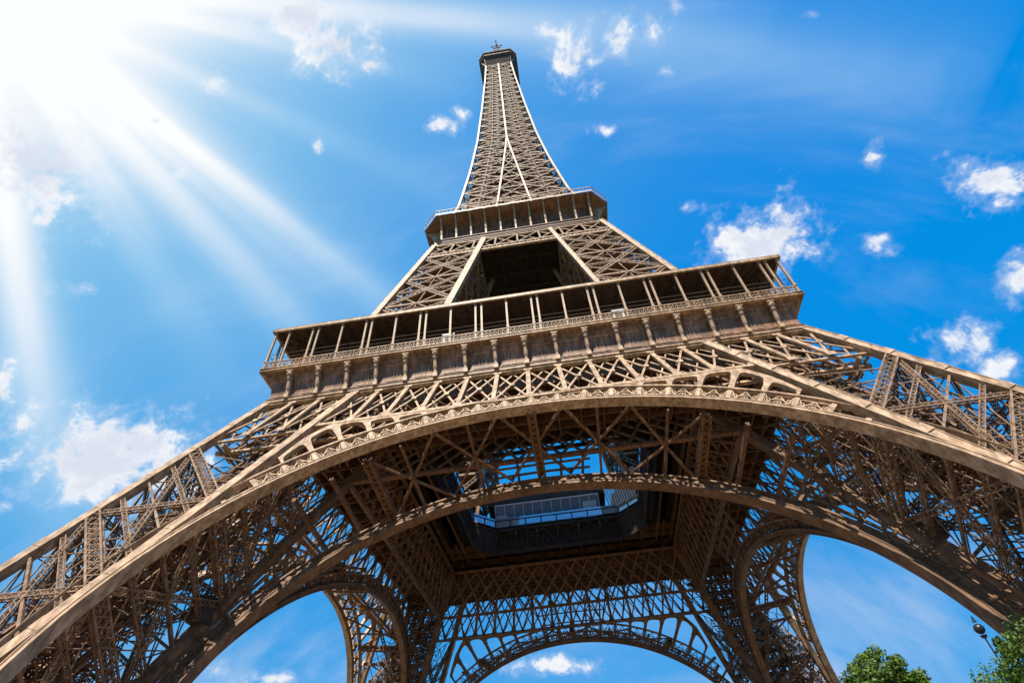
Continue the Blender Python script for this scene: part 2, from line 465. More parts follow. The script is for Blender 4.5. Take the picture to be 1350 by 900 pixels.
        for i in range(len(ls) - 6):
            l = ls[i]; d = f(l); x, w, n = at(l)
            if w < w0 - 1 or d > 7 or d < 1.0: continue
            m = tie[0] if l < Lt / 2 else tie[1]
            if i % 6 == 0: m.bar(face.p(x + n[0] * min(ring, d) * .5, w + n[1] * min(ring, d) * .5), face.p(x + n[0] * (d + .6), w + n[1] * (d + .6)), .3, .3, face.n)
            d2 = f(ls[i + 1]); x2, w2, n2 = at(ls[i + 1])
            if d > ring + .6 and d2 > ring:
                for t in (.35, .7):
                    a = ring + (d - ring) * t; b = ring + (d2 - ring) * t
                    m.bar(face.p(x + n[0] * a, w + n[1] * a), face.p(x2 + n2[0] * b, w2 + n2[1] * b), .22, .22, face.n)
        for m in tie:
            if m.b: m.build('spandrel_ties', M1, o)
    return o
chO = lambda z: I(z)
a1 = arch(FO, 28.271, 1.224, 16.569, lambda z: I(z), ZB * FO.k, 3.2, 0.55, 2.8, True, 'arch', T, IRON, IRON)
four(a1, T)
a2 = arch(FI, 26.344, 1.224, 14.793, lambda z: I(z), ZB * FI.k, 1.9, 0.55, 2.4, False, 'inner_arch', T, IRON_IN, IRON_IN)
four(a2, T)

# ---- belt trusses under the first deck
def belt(face, half, n, two, name, mm, x_end):
    m = M()
    off2 = -1.1
    for zz, hh in ((ZB, .5), (ZT - .25, .5)):
        e = half(zz)
        if two and zz == ZB:
            c_ = I(zz); m.bar(face.pz(-c_, zz), face.pz(c_, zz), hh, .55, face.n); m.bar(face.pz(-e, zz, -.3), face.pz(e, zz, -.3), .26, .3, face.n)
        else: m.bar(face.pz(-e, zz), face.pz(e, zz), hh, .55, face.n)
        if two: m.bar(face.pz(-e, zz, off2 - .7), face.pz(e, zz, off2 - .7), hh * .8, .4, face.n)
    o = m.build(name, mm, T)
    w = M(); w2 = M()
    zs = (ZB + .25, ZT - .5)
    X = lambda k, z: -half(z) + 2 * half(z) * k / n
    for k in range(n + 1):
        if two: w.bar(face.pz(X(k, zs[0]), zs[0], .1), face.pz(X(k, zs[1]), zs[1], .1), .52, .3, face.n)
        if k == n: break
        if two:
            w.bar(face.pz(X(k, zs[0]), zs[0], .02), face.pz(X(k + 1, zs[1]), zs[1], .02), .25, .14, face.n)
            w.bar(face.pz(X(k + 1, zs[0]), zs[0], -.16), face.pz(X(k, zs[1]), zs[1], -.14), .25, .14, face.n)
            zm = (zs[0] + zs[1]) / 2
            w.bar(face.pz(X(k, zm), zm, -.3), face.pz(X(k + .5, zs[1]), zs[1], -.3), .19, .1, face.n)
            w.bar(face.pz(X(k + .5, zs[1]), zs[1], -.3), face.pz(X(k + 1, zm), zm, -.3), .19, .1, face.n)
            w.bar(face.pz(X(k, zm), zm, -.3), face.pz(X(k + .5, zs[0]), zs[0], -.3), .19, .1, face.n)
            w.bar(face.pz(X(k + .5, zs[0]), zs[0], -.3), face.pz(X(k + 1, zm), zm, -.3), .19, .1, face.n)
            for zz in zs: w.bar(face.pz(X(k, zz) - .5, zz, .27), face.pz(X(k, zz) + .5, zz, .27), .8, .05, face.n)
            xm = X(k + .5, zm); w.bar(face.pz(xm - .3, zm, .12), face.pz(xm + .3, zm, .12), .6, .06, face.n)
            # second leaf, behind
            w2.bar(face.pz(X(k + .5, zs[0]), zs[0], off2 - .7), face.pz(X(k + 1.2 if k < n - 1 else k + 1, zs[1]), zs[1], off2 - .7), .3, .2, face.n)
            w2.bar(face.pz(X(k + .5, zs[0]), zs[0], off2 - .7), face.pz(X(k - .2 if k else k, zs[1]), zs[1], off2 - .7), .3, .2, face.n)
            w2.bar(face.pz(X(k, zs[0]), zs[0], 0), face.pz(X(k + .5, zs[0]), zs[0], off2 - .7), .15, .15)
            w2.bar(face.pz(X(k, zm), zm, 0), face.pz(X(k + .5, zm), zm, off2 - .7), .15, .15)
        else:
            for d in (0, .5):
                if k + d + 1 > n: continue
                w.bar(face.pz(X(k + d, zs[0]), zs[0], .05), face.pz(X(k + d + 1, zs[1]), zs[1], .05), .36, .16, face.n)
                w.bar(face.pz(X(k + d + 1, zs[0]), zs[0], -.12), face.pz(X(k + d, zs[1]), zs[1], -.14), .36, .16, face.n)
    w.build('truss_web', mm, o)
    if w2.b: w2.build('rear_truss_web', IRON_IN, o)
    return o
four(belt(FO, O, 18, True, 'belt_truss', IRON, None), T)
four(belt(FI, I, 9, False, 'inner_belt_truss', IRON_IN, None), T)

# ---- bracing of the vault between outer and inner arch
vb = M()
zo, zi = 42.6, 41.2
po = lambda x: V(x, -O(zo) + .3, zo - 0.012 * x * x); pi_ = lambda x: V(x, -I(zi) - .3, zi - 0.012 * x * x)
for x in (0, -17.5, 17.5):
    vb.lat(po(x), pi_(x), 1.0, .8, (0, 0, 1), c=.22, pitch=.9, l=.16)
    vb.bar(po(x) + V(0, 0, .1), pi_(x) + V(0, 0, .1), .9, .08)
for x in (-14, -7, 7, 14): vb.bar(po(x), pi_(x), .28, .28)
for c in (-14, -7, 0, 7, 14):
    vb.bar(po(c - 3.5), pi_(c + 3.5), .28, .22); vb.bar(po(c + 3.5) + V(0, 0, .27), pi_(c - 3.5) + V(0, 0, .27), .28, .22)
for x in (-21, 21, -24.5, 24.5):
    vb.bar(po(x) + V(0, 0, 0), pi_(x), .4, .4)
# light upper layer between the two belts
for k in range(-5, 6):
    x = k * 4.0
    vb.bar(V(x, -O(ZT) + .4, ZT - .4), V(x, -I(ZT), ZT - .4), .3, .3)
    if k % 2 == 0: vb.bar(V(x, -O(ZB) + 1.3, ZB + .3), V(x, -I(ZT), ZT - .6), .2, .2)
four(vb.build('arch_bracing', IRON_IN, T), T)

# ---- a lower leg (front left), turned for the other three
def lower_leg():
    ch = lambda a, b, z: V(-(O(z) if a else I(z)), -(O(z) if b else I(z)), z)
    m = M()
    zt = ZT
    mi = M(); m0 = m
    for a, b, w in ((1, 1, .95), (0, 1, .95), (1, 0, .95), (0, 0, 1.0)):
        m = m0 if (a or b) else mi
        p, q = ch(a, b, GZ + 1.5), ch(a, b, zt)
        d = unit(q - p)
        m.bar(p, q, w * .72, w * .72, (0, 1, 0))
        n = unit(V(0, -1, .44)); t = np.cross(n, d)
        for s in (-1, 1):
            m.bar(p + n * s * w * .42, q + n * s * w * .42, w * 1.08, .08, n)
            m.bar(p + t * s * w * .42, q + t * s * w * .42, .08, w * .8, n)
        k = 0
        z = GZ + 3
        while z < zt - 2:            # cover plates on the joints
            c0, c1 = ch(a, b, z), ch(a, b, z + .9)
            m.bar(c0, c1, w * 1.16, w * 1.0, n); z += 4.4
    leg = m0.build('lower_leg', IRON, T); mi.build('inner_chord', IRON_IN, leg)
    br = M()
    # belts dip inward: outer corner at zo, neighbours lower
    levels = [54, 43.2, 34, 25, 16, 8]
    dn, dn2 = 9.3, 15
    nf = {'front': V(0, -1, .44), 'left': V(-1, 0, .44), 'back': V(0, 1, -.43), 'right': V(1, 0, -.43)}
    Z = lambda z: max(GZ + 1.6, min(ZB - .3, z))
    corner = lambda a, b, zl: ch(a, b, Z(zl - (0 if (a and b) else dn if (a or b) else dn2)))
    faces = [((1, 1), (0, 1), 'front'), ((1, 1), (1, 0), 'left'), ((1, 0), (0, 0), 'back'), ((0, 1), (0, 0), 'right')]
    for li, zl in enumerate(levels):
        for A_, B_, nm in faces:
            p, q = corner(*A_, zl), corner(*B_, zl); n = nf[nm]
            if li and np.linalg.norm(p - q) > 3:
                d = unit(q - p); t = unit(np.cross(n, d))
                br.lat(p, q, 1.25, .8, n, c=.17, pitch=1.0, l=.09)
            if li + 1 < len(levels):
                zn = levels[li + 1]
                p2, q2 = corner(*A_, zn), corner(*B_, zn)
                if np.linalg.norm(p - p2) > 2:
                    br.lat(p, q2, .6, .4, n, c=.1, pitch=.6, l=.06)
                    br.lat(q, p2, .6, .4, n, c=.1, pitch=.6, l=.06)
                    G_ = [[p + (p2 - p) * i_ / 4 + ((q + (q2 - q) * i_ / 4) - (p + (p2 - p) * i_ / 4)) * j_ / 4 - n * .35 for j_ in range(5)] for i_ in range(5)]
                    for i_ in range(4):
                        for j_ in range(4):
                            br.bar(G_[i_][j_], G_[i_ + 1][j_ + 1], .1, .1, n)
                            if (i_ + j_) % 2: br.bar(G_[i_][j_ + 1], G_[i_ + 1][j_], .1, .1, n)
                            br.bar(G_[i_][j_], G_[i_][j_ + 1], .09, .09, n)
                            if i_ % 2 == 0: br.bar(G_[i_][j_ + 1], G_[i_ + 1][j_ + 1], .09, .09, n)
                    mid = (p + q + p2 + q2) / 4
                    for e, f_ in ((p, p2), (q, q2)):
                        br.bar(mid, (e + f_) / 2, .22, .22, n)
                    # light secondary lacing
                    for s_ in (.25, .75):
                        e0 = p + (p2 - p) * s_; e1 = q + (q2 - q) * s_
                        br.lat(e0, e1, .45, .3, n, c=.08, pitch=.7, l=.05)
        # diaphragm
        A0, D0 = corner(1, 1, zl), corner(0, 0, zl); B0, C0 = corner(0, 1, zl), corner(1, 0, zl)
        if li:
            br.lat(A0, D0, .7, .5, (0, 0, 1), c=.13, pitch=.8, l=.08); br.lat(B0, C0, .7, .5, (0, 0, 1), c=.13, pitch=.8, l=.08)
    br.build('leg_bracing', IRON_LAT, leg)
    # lift track and stairs run up inside the leg
    tr = M()
    cen = lambda z, dx, dy: V(-(O(z) + I(z)) / 2 + dx, -(O(z) + I(z)) / 2 + dy, z)
    for dx, dy in ((-2.3, -2.3), (2.3, -2.3), (-2.3, 2.3), (2.3, 2.3)):
        tr.lat(cen(GZ + 1, dx, dy), cen(ZT, dx, dy), .9, .7, (0, -1, .4), c=.15, pitch=.8, l=.08)
    for dx, dy in ((-1.0, -3.4), (1.0, -3.4), (-3.4, 1.0), (3.4, 1), (-3.2, -1), (0, 0)):
        tr.bar(cen(GZ + 1, dx, dy), cen(ZT, dx, dy), .28, .28, (0, -1, .4))
    z = GZ + 2
    while z < ZT - 2:
        c = [cen(z, dx, dy) for dx, dy in ((-2.7, -2.7), (2.7, -2.7), (2.7, 2.7), (-2.7, 2.7))]
        for i in range(4):
            tr.bar(c[i], c[(i + 1) % 4], .2, .3)
        tr.bar(c[0], c[2], .12, .12); tr.bar(c[1], c[3], .12, .12)
        z += 2.1
    tr.build('lift_track', IRON_IN, leg)
    pp = M(); g = np.random.default_rng(4)      # pipes, cables, hangers and landings
    for k in range(26):
        dx, dy = g.uniform(-4.9, 4.9, 2); z0 = g.uniform(GZ + 2, 36); z1 = z0 + g.uniform(8, 22)
        pp.bar(cen(z0, dx, dy), cen(min(z1, ZT), dx, dy), .09, .09)
    for k in range(850):
        z0 = g.uniform(GZ + 2, ZT - 2); a = g.uniform(-5.2, 5.2, 2); b_ = a.copy(); i = g.integers(2); b_[i] = g.uniform(-5.2, 5.2); b_[1 - i] += g.uniform(-.8, .8)
        pp.bar(cen(z0, *a), cen(z0 + g.uniform(-2.5, 2.5), *b_), g.uniform(.07, .17), .1)
    z = GZ + 4
    while z < ZT - 3:
        c0 = cen(z, g.uniform(-3, 3), g.uniform(-3, 3)); w_ = g.uniform(.6, 1.3)
        pp.box(tuple(c0 - V(w_, w_, .06)), tuple(c0 + V(w_, w_, .06)))
        for sx in (-1, 1):
            for sy in (-1, 1): pp.bar(c0 + V(sx * w_, sy * w_, 0), c0 + V(sx * w_, sy * w_, 1.1), .05, .05)
            pp.bar(c0 + V(sx * w_, -w_, 1.1), c0 + V(sx * w_, w_, 1.1), .05, .05); pp.bar(c0 + V(-w_, sx * w_, 1.1), c0 + V(w_, sx * w_, 1.1), .05, .05)
        z += 2.7
    pp.build('pipework', IRON_LAT, leg)
    stp = M()
    z = GZ + 1; s = 1; k = 0
    while z < ZT - 3:
        y0, y1 = (-4.4, -0.9) if s > 0 else (-0.9, -4.4)
        a = cen(z, 3.9, y0); b = cen(z + 2.4, 3.9, y1)
        for e in (-.5, .5):
            stp.bar(a + V(e, 0, 0), b + V(e, 0, 0), .08, .3); stp.bar(a + V(e, 0, 1.1), b + V(e, 0, 1.1), .06, .06)
        for j in range(12):
            p = a + (b - a) * j / 12
            stp.box((p[0] - .5, p[1] - .14, p[2] - .02), (p[0] + .5, p[1] + .14, p[2] + .02))
        stp.box((b[0] - 1.2, b[1] - .6, b[2] - .05), (b[0] + .9, b[1] + .6, b[2] + .05))
        for e in (-1.1, .8): stp.bar(b + V(e, -.5, 0), b + V(e, -.5, 1.1), .06, .06); stp.bar(b + V(e, .5, 0), b + V(e, .5, 1.1), .06, .06)
        z += 2.4; s = -s
    stp.build('stairway', IRON_IN, leg)
    # service cabin hung under the leg
    sv = M(); p = ch(0, 0, 27) + V(-.4, -.9, .2)
    sv.box(tuple(p - V(.8, .8, 1.2)), tuple(p + V(.8, .8, .9))); sv.box(tuple(p + V(-.95, -.95, .9)), tuple(p + V(.95, .95, 1.05)))
    sv.bar(p + V(0, 0, 1), p + V(-.6, .6, 2.4), .15, .15)
    sv.build('service_cabin', DARK, leg)
    return leg
four(lower_leg(), T)
# masonry piers, one under each leg
pr = M()
for a in (O(GZ), I(GZ)):
    for b in (O(GZ), I(GZ)):
        rings = []
        for z, r in ((GZ - .3, 3.4), (GZ + .4, 3.4), (GZ + .4, 3.0), (GZ + 1.6, 2.5), (GZ + 1.6, 2.7), (GZ + 1.9, 2.7)):
            rings.append([V(-a - r, -b - r, z), V(-a + r, -b - r, z), V(-a + r, -b + r, z), V(-a - r, -b + r, z)])
        pr.loft(rings)
four(pr.build('masonry_pier', STONE, T), T)

# ---- frieze with consoles
prof = [(34.35, 52.35), (34.35, 52.75), (34.3, 52.8), (34.3, 53.1), (34.1, 53.2), (34.05, 54.0), (34.15, 55.0), (34.4, 55.9), (34.75, 56.5), (35.25, 57.0)]
fr = M()
vs = []; fs = []
for w, z in prof: vs += [(-w, -w, z), (w, -w, z)]
for i in range(len(prof) - 1): fs.append((2 * i, 2 * i + 1, 2 * i + 3, 2 * i + 2))
fr.poly(vs, fs)
fz = fr.build('name_frieze', PANEL, T)
def cone_bracket(m, x):
    m.box((x - .42, -35.6, 56.6), (x + .42, -34.4, 56.98))
    m.ball(V(x, -35.3, 56.2), .40, 6)
    m.tube([V(x, -35.25, 55.95), V(x, -35.1, 55.6), V(x, -34.98, 55.3), V(x, -34.75, 54.2), V(x, -34.6, 53.7), V(x, -34.55, 53.5), V(x, -34.5, 53.25)], [.26, .33, .24, .27, .2, .27, .22], 8)
    m.box((x - .3, -34.8, 52.7), (x + .3, -34.2, 53.3))
    m.box((x - .1, -34.75, 53.3), (x + .1, -34.0, 56.6))
for k in range(1, 18):
    m = M(); cone_bracket(m, 0)
    if k == 1: bro = m.build('console_bracket', IRON, fz); bm_ = bro.data; bro.location = (-35.35 + 3.928 * k, 0, 0)
    else:
        o = bro.copy(); C.objects.link(o); o.location = (-35.35 + 3.928 * k, 0, 0)
m = M()
for z, w, h in ((52.42, 34.42, .16), (52.98, 34.2, .14)):
    m.bar(V(-w, -w, z), V(w, -w, z), .2, h)
for k in range(18):              # framed panels with moulded edges
    x0 = -34 + k * 68 / 18 + .55; x1 = x0 + 68 / 18 - 1.1
    m.bar(V(x0, -34.1, 53.5), V(x1, -34.1, 53.5), .12, .10)
    m.bar(V(x0, -34.45, 55.9), V(x1, -34.45, 55.9), .14, .1)
    for xx in (x0 + .9, (x0 + x1) / 2, x1 - .9): m.bar(V(xx, -34.08, 53.5), V(xx, -34.2, 55.0), .05, .05, (0, 1, 0))
m.build('moulding', IRON, fz)
four(fz, T)

cor = M()
cor.box((-35.75, -35.75, 57.0), (35.75, -34.9, 57.16)); cor.box((-35.6, -35.6, 57.162), (35.6, -34.9, 57.42)); cor.box((-35.75, -35.75, 57.422), (35.75, -34.6, 57.55))
cor.bar(V(-35.6, -35.5, 58.75), V(35.6, -35.5, 58.75), .2, .12)
cor.bar(V(-35.6, -35.5, 57.7), V(35.6, -35.5, 57.7), .14, .1)
N = 130
for k in range(N):
    x0 = -35.5 + 71.0 * k / N; x1 = -35.5 + 71.0 * (k + 1) / N
    cor.bar(V(x0, -35.5, 57.6), V(x0, -35.5, 58.75), .06, .06, (0, 1, 0))
    cor.bar(V(x0, -35.5, 57.7), V(x1, -35.47, 58.7), .05, .03, (0, 1, 0)); cor.bar(V(x1, -35.5, 57.7), V(x0, -35.53, 58.7), .05, .03, (0, 1, 0))
bal = cor.build('balcony', IRON, T)
ff = M(); g = np.random.default_rng(9)
for k in range(60):
    x = -34.5 + 69 * k / 59 + g.uniform(-.3, .3)
    hh = g.uniform(.5, 1.6); ff.box((x - .25, -34.6, 57.6), (x + .25, -34.2, 58.4 + hh * .6))
for k in range(18): x = -33.5 + k * 3.94; ff.box((x - .22, -33.5, 64.2), (x + .22, -33.0, 64.6)); ff.bar(V(x, -33.25, 64.6), V(x, -33.25, 65.1), .06, .06)
for z in (59.6, 60.4): ff.bar(V(-35.4, -35.4, z), V(35.4, -35.4, z), .05, .05)
ff.build('gallery_fittings', DARK, bal)
four(bal, T)

gal = M()                                  # canopy over the gallery
gal.box((-35.9, -35.9, 64.7), (35.9, -35.6, 65.2)); gal.box((-35.75, -35.75, 65.202), (35.75, -35.4, 65.4))
gal.poly([(-35.8, -35.8, 65.38), (35.8, -35.8, 65.38), (30.2, -30.2, 65.9), (-30.2, -30.2, 65.9)], [(0, 1, 2, 3)])
go = gal.build('gallery_roof', IRON, T)
raf = M(); raf.poly([(-35.55, -35.55, 65.0), (35.55, -35.55, 65.0), (30.2, -30.2, 65.3), (-30.2, -30.2, 65.3)], [(0, 1, 2, 3)])
for k in range(37):
    x = -35.35 + k * 70.7 / 36; e = max(-30.5, min(30.5, x * .97))
    raf.bar(V(x, -35.55, 64.9), V(e, -30.6, 65.15), .1, .22)
for yy in (-34, -32.4): raf.bar(V(yy, yy, 64.98), V(-yy, yy, 64.98), .12, .16)
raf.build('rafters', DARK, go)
gw = M()
gw.box((-31.0, -31.0, 57.7), (31.0, -30.8, 65.1))
for k in range(32):
    x = -30.5 + k * 61 / 31
    gw.bar(V(x, -31.06, 57.8), V(x, -31.06, 65), .14, .1, (0, 1, 0))
for z in (60.4, 63.4): gw.bar(V(-31, -31.08, z), V(31, -31.08, z), .12, .1)
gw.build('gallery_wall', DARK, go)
xs = []
for k in range(0, 18):
    x = -35.35 + 3.928 * (k + .5)
    if k % 2: xs += [x - .42, x + .42]
    else: xs.append(x)
for i, x in enumerate(xs + [-35.45, 35.45]):
    if i == 0:
        m = M(); m.box((-.13, -35.55, 57.5), (.13, -35.3, 64.72)); m.box((-.2, -35.62, 64.3), (.2, -35.22, 64.7)); m.box((-.2, -35.62, 58.9), (.2, -35.22, 59.1))
        p0 = m.build('gallery_post', IRON, go); p0.location = (x, 0, 0)
    else:
        o = p0.copy(); C.objects.link(o); o.location = (x, 0, 0)
four(go, T)

# ---- first deck with its central opening
OCT = lambda w, c: [(-c, -w), (c, -w), (w, -c), (w, c), (c, w), (-c, w), (-w, c), (-w, -c)]
dk = M()
outer = [(-35, -35), (35, -35), (35, -35), (35, 35), (35, 35), (-35, 35), (-35, 35), (-35, -35)]
inn = OCT(16.0, 12.3)
for z, fl in ((56.7, 1), (57.5, 0)):
    vs = [(*p, z) for p in outer] + [(*p, z) for p in inn]
    fs = [(i, (i + 1) % 8, 8 + (i + 1) % 8, 8 + i) for i in range(8)]
    dk.poly(vs, fs)
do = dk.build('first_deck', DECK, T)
jo = M()
for k in range(-8, 9):
    c = k * 4.1
    for s in (-1, 1):
        jo.bar(V(c, s * 34.3, 55.9), V(c, s * 16.2, 55.9), .35, 1.4)
        if abs(c) > 16.2: jo.bar(V(c, -16.1, 55.9), V(c, 16.1, 55.9), .35, 1.4)
for c in (-33, -29.5, -26, -22.2, -19.2):
    for s in (1, -1):
        jo.bar(V(-34, s * c, 55.4), V(34, s * c, 55.4), .4, 1.0); jo.bar(V(s * c, -34, 55.2), V(s * c, 34, 55.2), .4, 1.0)
for k in range(-8, 8):
    for s in (-1, 1):
        jo.bar(V(k * 4.1, s * 33, 53.5), V(k * 4.1 + 4.1, s * 23, 53.5), .25, .25); jo.bar(V(k * 4.1 + 4.1, s * 33, 53.8), V(k * 4.1, s * 23, 53.8), .25, .25)
for c in (23.5, 25.5, 27.5, 29.5, 31.5, 33.0):
    for s in (1, -1):
        jo.bar(V(-33.5, s * c, 51.4), V(33.5, s * c, 51.4), .25, 2.2); jo.bar(V(s * c, -33.5, 51.35), V(s * c, 33.5, 51.35), .25, 2.1)
for k in range(-11, 12):
    for s in (1, -1):
        jo.bar(V(k * 3, s * 22.5, 51.0), V(k * 3, s * 33.4, 51.0), .2, 1.8); jo.bar(V(s * 22.5, k * 3, 50.95), V(s * 33.4, k * 3, 50.95), .2, 1.75)
jo.build('deck_joists', IRON_IN, do)
fa = M()
for i in range(8):
    p, q = V(*inn[i], 0), V(*inn[(i + 1) % 8], 0); L = np.linalg.norm(q - p); d = (q - p) / L
    nn = unit(np.cross(d, V(0, 0, 1)))
    for z, h in ((52.5, .6), (56.9, .5), (58.9, .14)): fa.bar(p + V(0, 0, z), q + V(0, 0, z), .3, h)
    n = max(1, int(round(L / 2.9)))
    for k in range(n + 1):
        a = p + d * L * k / n
        fa.bar(a + V(0, 0, 52.4), a + V(0, 0, 59), .22, .22, nn)
        if k < n and i % 2 == 0:
            b2 = p + d * L * (k + 1) / n
            fa.bar(a + V(0, 0, 52.8), b2 + V(0, 0, 56.7), .2, .12, nn); fa.bar(b2 + V(0, 0, 52.8), a + V(0, 0, 56.7), .2, .12, nn)
            prev = None
            c = (a + b2) / 2 + V(0, 0, 54.7)
            for t in np.linspace(0, 2 * math.pi, 13):
                e = c + d * 1.0 * math.cos(t) + V(0, 0, 1.2 * math.sin(t))
                if prev is not None: fa.bar(prev, e, .12, .1, nn)
                prev = e
    if i % 2 == 0:
        fa.poly([p + nn * 1.2 + V(0, 0, 52.5), q + nn * 1.2 + V(0, 0, 52.5), q + nn * 1.2 + V(0, 0, 56.6), p + nn * 1.2 + V(0, 0, 56.6)], [(0, 1, 2, 3)])
    else:
        # curved corner wall
        fa.poly([p + V(0, 0, 52.2), q + V(0, 0, 52.2), q + V(0, 0, 57), p + V(0, 0, 57)], [(0, 1, 2, 3)])
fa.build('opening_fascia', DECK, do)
# glass parapet round the opening
gp = M()
for i in range(8):
    p, q = V(*inn[i], 57.6), V(*inn[(i + 1) % 8], 57.6)
    nn = unit(np.cross(q - p, V(0, 0, 1)))
    gp.bar(p + V(0, 0, .95), q + V(0, 0, .95), .04, 1.7)
gp.build('glass_parapet', GLASS, do)

# ---- pavilions on the first deck (each stands on the deck)
def pavilion(name, label, x0, x1, rot):
    r = bpy.data.objects.new(name, None); C.objects.link(r); r['label'] = label; r['category'] = 'pavilion'; r['group'] = 'glass pavilions round the opening of the first deck'
    r.rotation_euler = (0, 0, rot); r.location = (0, 0, 57.6)
    g = M()
    lean = 1.4
    g.poly([(x0, 19.2, 0), (x1, 19.2, 0), (x1, 19.2 - lean, 5.6), (x0, 19.2 - lean, 5.6)], [(0, 1, 2, 3)])
    g.poly([(x0, 19.2, 0), (x0, 19.2 - lean, 5.6), (x0, 27.5, 4.6), (x0, 27.5, 0)], [(0, 1, 2, 3)])
    g.poly([(x1, 19.2, 0), (x1, 19.2 - lean, 5.6), (x1, 27.5, 4.6), (x1, 27.5, 0)], [(0, 1, 2, 3)])
    g.build('glass_wall', GLASS, r)
    f = M()
    n = int((x1 - x0) / 1.9)
    for k in range(n + 1):
        x = x0 + (x1 - x0) * k / n
        f.bar(V(x, 19.15, 0), V(x, 19.15 - lean, 5.6), .14, .14, (0, 1, 0))
    f.bar(V(x0, 19.15 - lean, 5.6), V(x1, 19.15 - lean, 5.6), .3, .3); f.bar(V(x0, 19.1, .15), V(x1, 19.1, .15), .3, .3)
    f.bar(V(x0, 19.15 - lean / 2, 2.8), V(x1, 19.15 - lean / 2, 2.8), .12, .12)
    for xa, xb, zt_ in ((x0 + .2, x0 + 2.4, 3.6), (x0 + 4.2, x0 + 6.2, 2.4), (x1 - 3.4, x1 - .6, 4.4)):   # white service panels in the glazing
        f.poly([(xa, 19.08, .3), (xb, 19.08, .3), (xb, 19.08 - lean * zt_ / 5.6, zt_), (xa, 19.08 - lean * zt_ / 5.6, zt_)], [(0, 1, 2, 3)])
    f.build('frame', WHITE, r)
    t = M(); e0, e1 = x0 - 1.5, x1 + 1.5
    t.loft([[V(e0, 17.9, 5.75), V(e1, 17.9, 5.75), V(e1, 28, 5.75), V(e0, 28, 5.75)], [V(e0, 17.6, 6.2), V(e1, 17.6, 6.2), V(e1, 28, 6.2), V(e0, 28, 6.2)],
            [V(e0 + .4, 18.8, 8.3), V(e1 - .4, 18.8, 8.3), V(e1 - .4, 27.6, 8.3), V(e0 + .4, 27.6, 8.3)], [V(e0 + 1, 20.5, 8.9), V(e1 - 1, 20.5, 8.9), V(e1 - 1, 27, 8.9), V(e0 + 1, 27, 8.9)]])
    for k in range(12):
        x = e0 + .6 + (e1 - e0 - 1.2) * k / 11
        t.bar(V(x, 17.7, 6.25), V(x, 18.85, 8.35), .14, .14, (0, -1, 0))
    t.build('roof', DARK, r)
    return r
pavilion('glass_pavilion', 'blue glass pavilion on the far side of the opening in the first deck', -12.5, 9.0, 0)
pavilion('glass_pavilion', 'glass pavilion on the left side of the opening in the first deck', -6.0, 12.0, math.pi / 2)
# white slatted stair screen at the far right corner of the opening
ss = bpy.data.objects.new('slatted_screen', None); C.objects.link(ss)
ss['label'] = 'white slatted screen leaning out at the far right corner of the deck opening'; ss['category'] = 'screen'
ss.location = (0, 0, 57.6)
m = M(); p, q = V(11.0, 17.4, 1.2), V(17.0, 11.0, 1.2); nn = unit(np.cross(q - p, V(0, 0, 1)))
if nn @ V(1, 1, 0) > 0: nn = -nn
for k in range(15):
    a = p + (q - p) * k / 14
    m.bar(a, a + V(0, 0, 5) + nn * 1.0, .26, .12, nn)
m.build('slats', WHITE, ss)
m = M(); m.bar(p - V(0, 0, .2), q - V(0, 0, .2), .3, .3); m.bar(p + V(0, 0, 5.1) + nn, q + V(0, 0, 5.1) + nn, .3, .3); m.bar(p - nn * .7 + V(0, 0, 2), q - nn * .7 + V(0, 0, 2), .1, 3.6)
m.build('screen_frame', IRON, ss)
# viewing kiosks on the front gallery
def kiosk(x, y, label):
    r = bpy.data.objects.new('gallery_kiosk', None); C.objects.link(r); r['label'] = label; r['category'] = 'kiosk'; r.location = (x, y, 57.55)
    m = M(); m.box((-.75, -.5, 0), (.75, .5, 2.3)); m.box((-.85, -.6, 2.302), (.85, .6, 2.5)); m.build('cabinet', WHITE, r)
    m = M(); m.box((-.5, -.53, .9), (.5, -.503, 1.9)); m.bar(V(-.5, -.55, 1.4), V(.5, -.55, 1.4), .06, .06); m.build('window', DARK, r)
kiosk(-10.2, -34.3, 'white kiosk standing in the front gallery left of the middle')
kiosk(12.8, -34.2, 'white kiosk standing in the front gallery right of the middle')

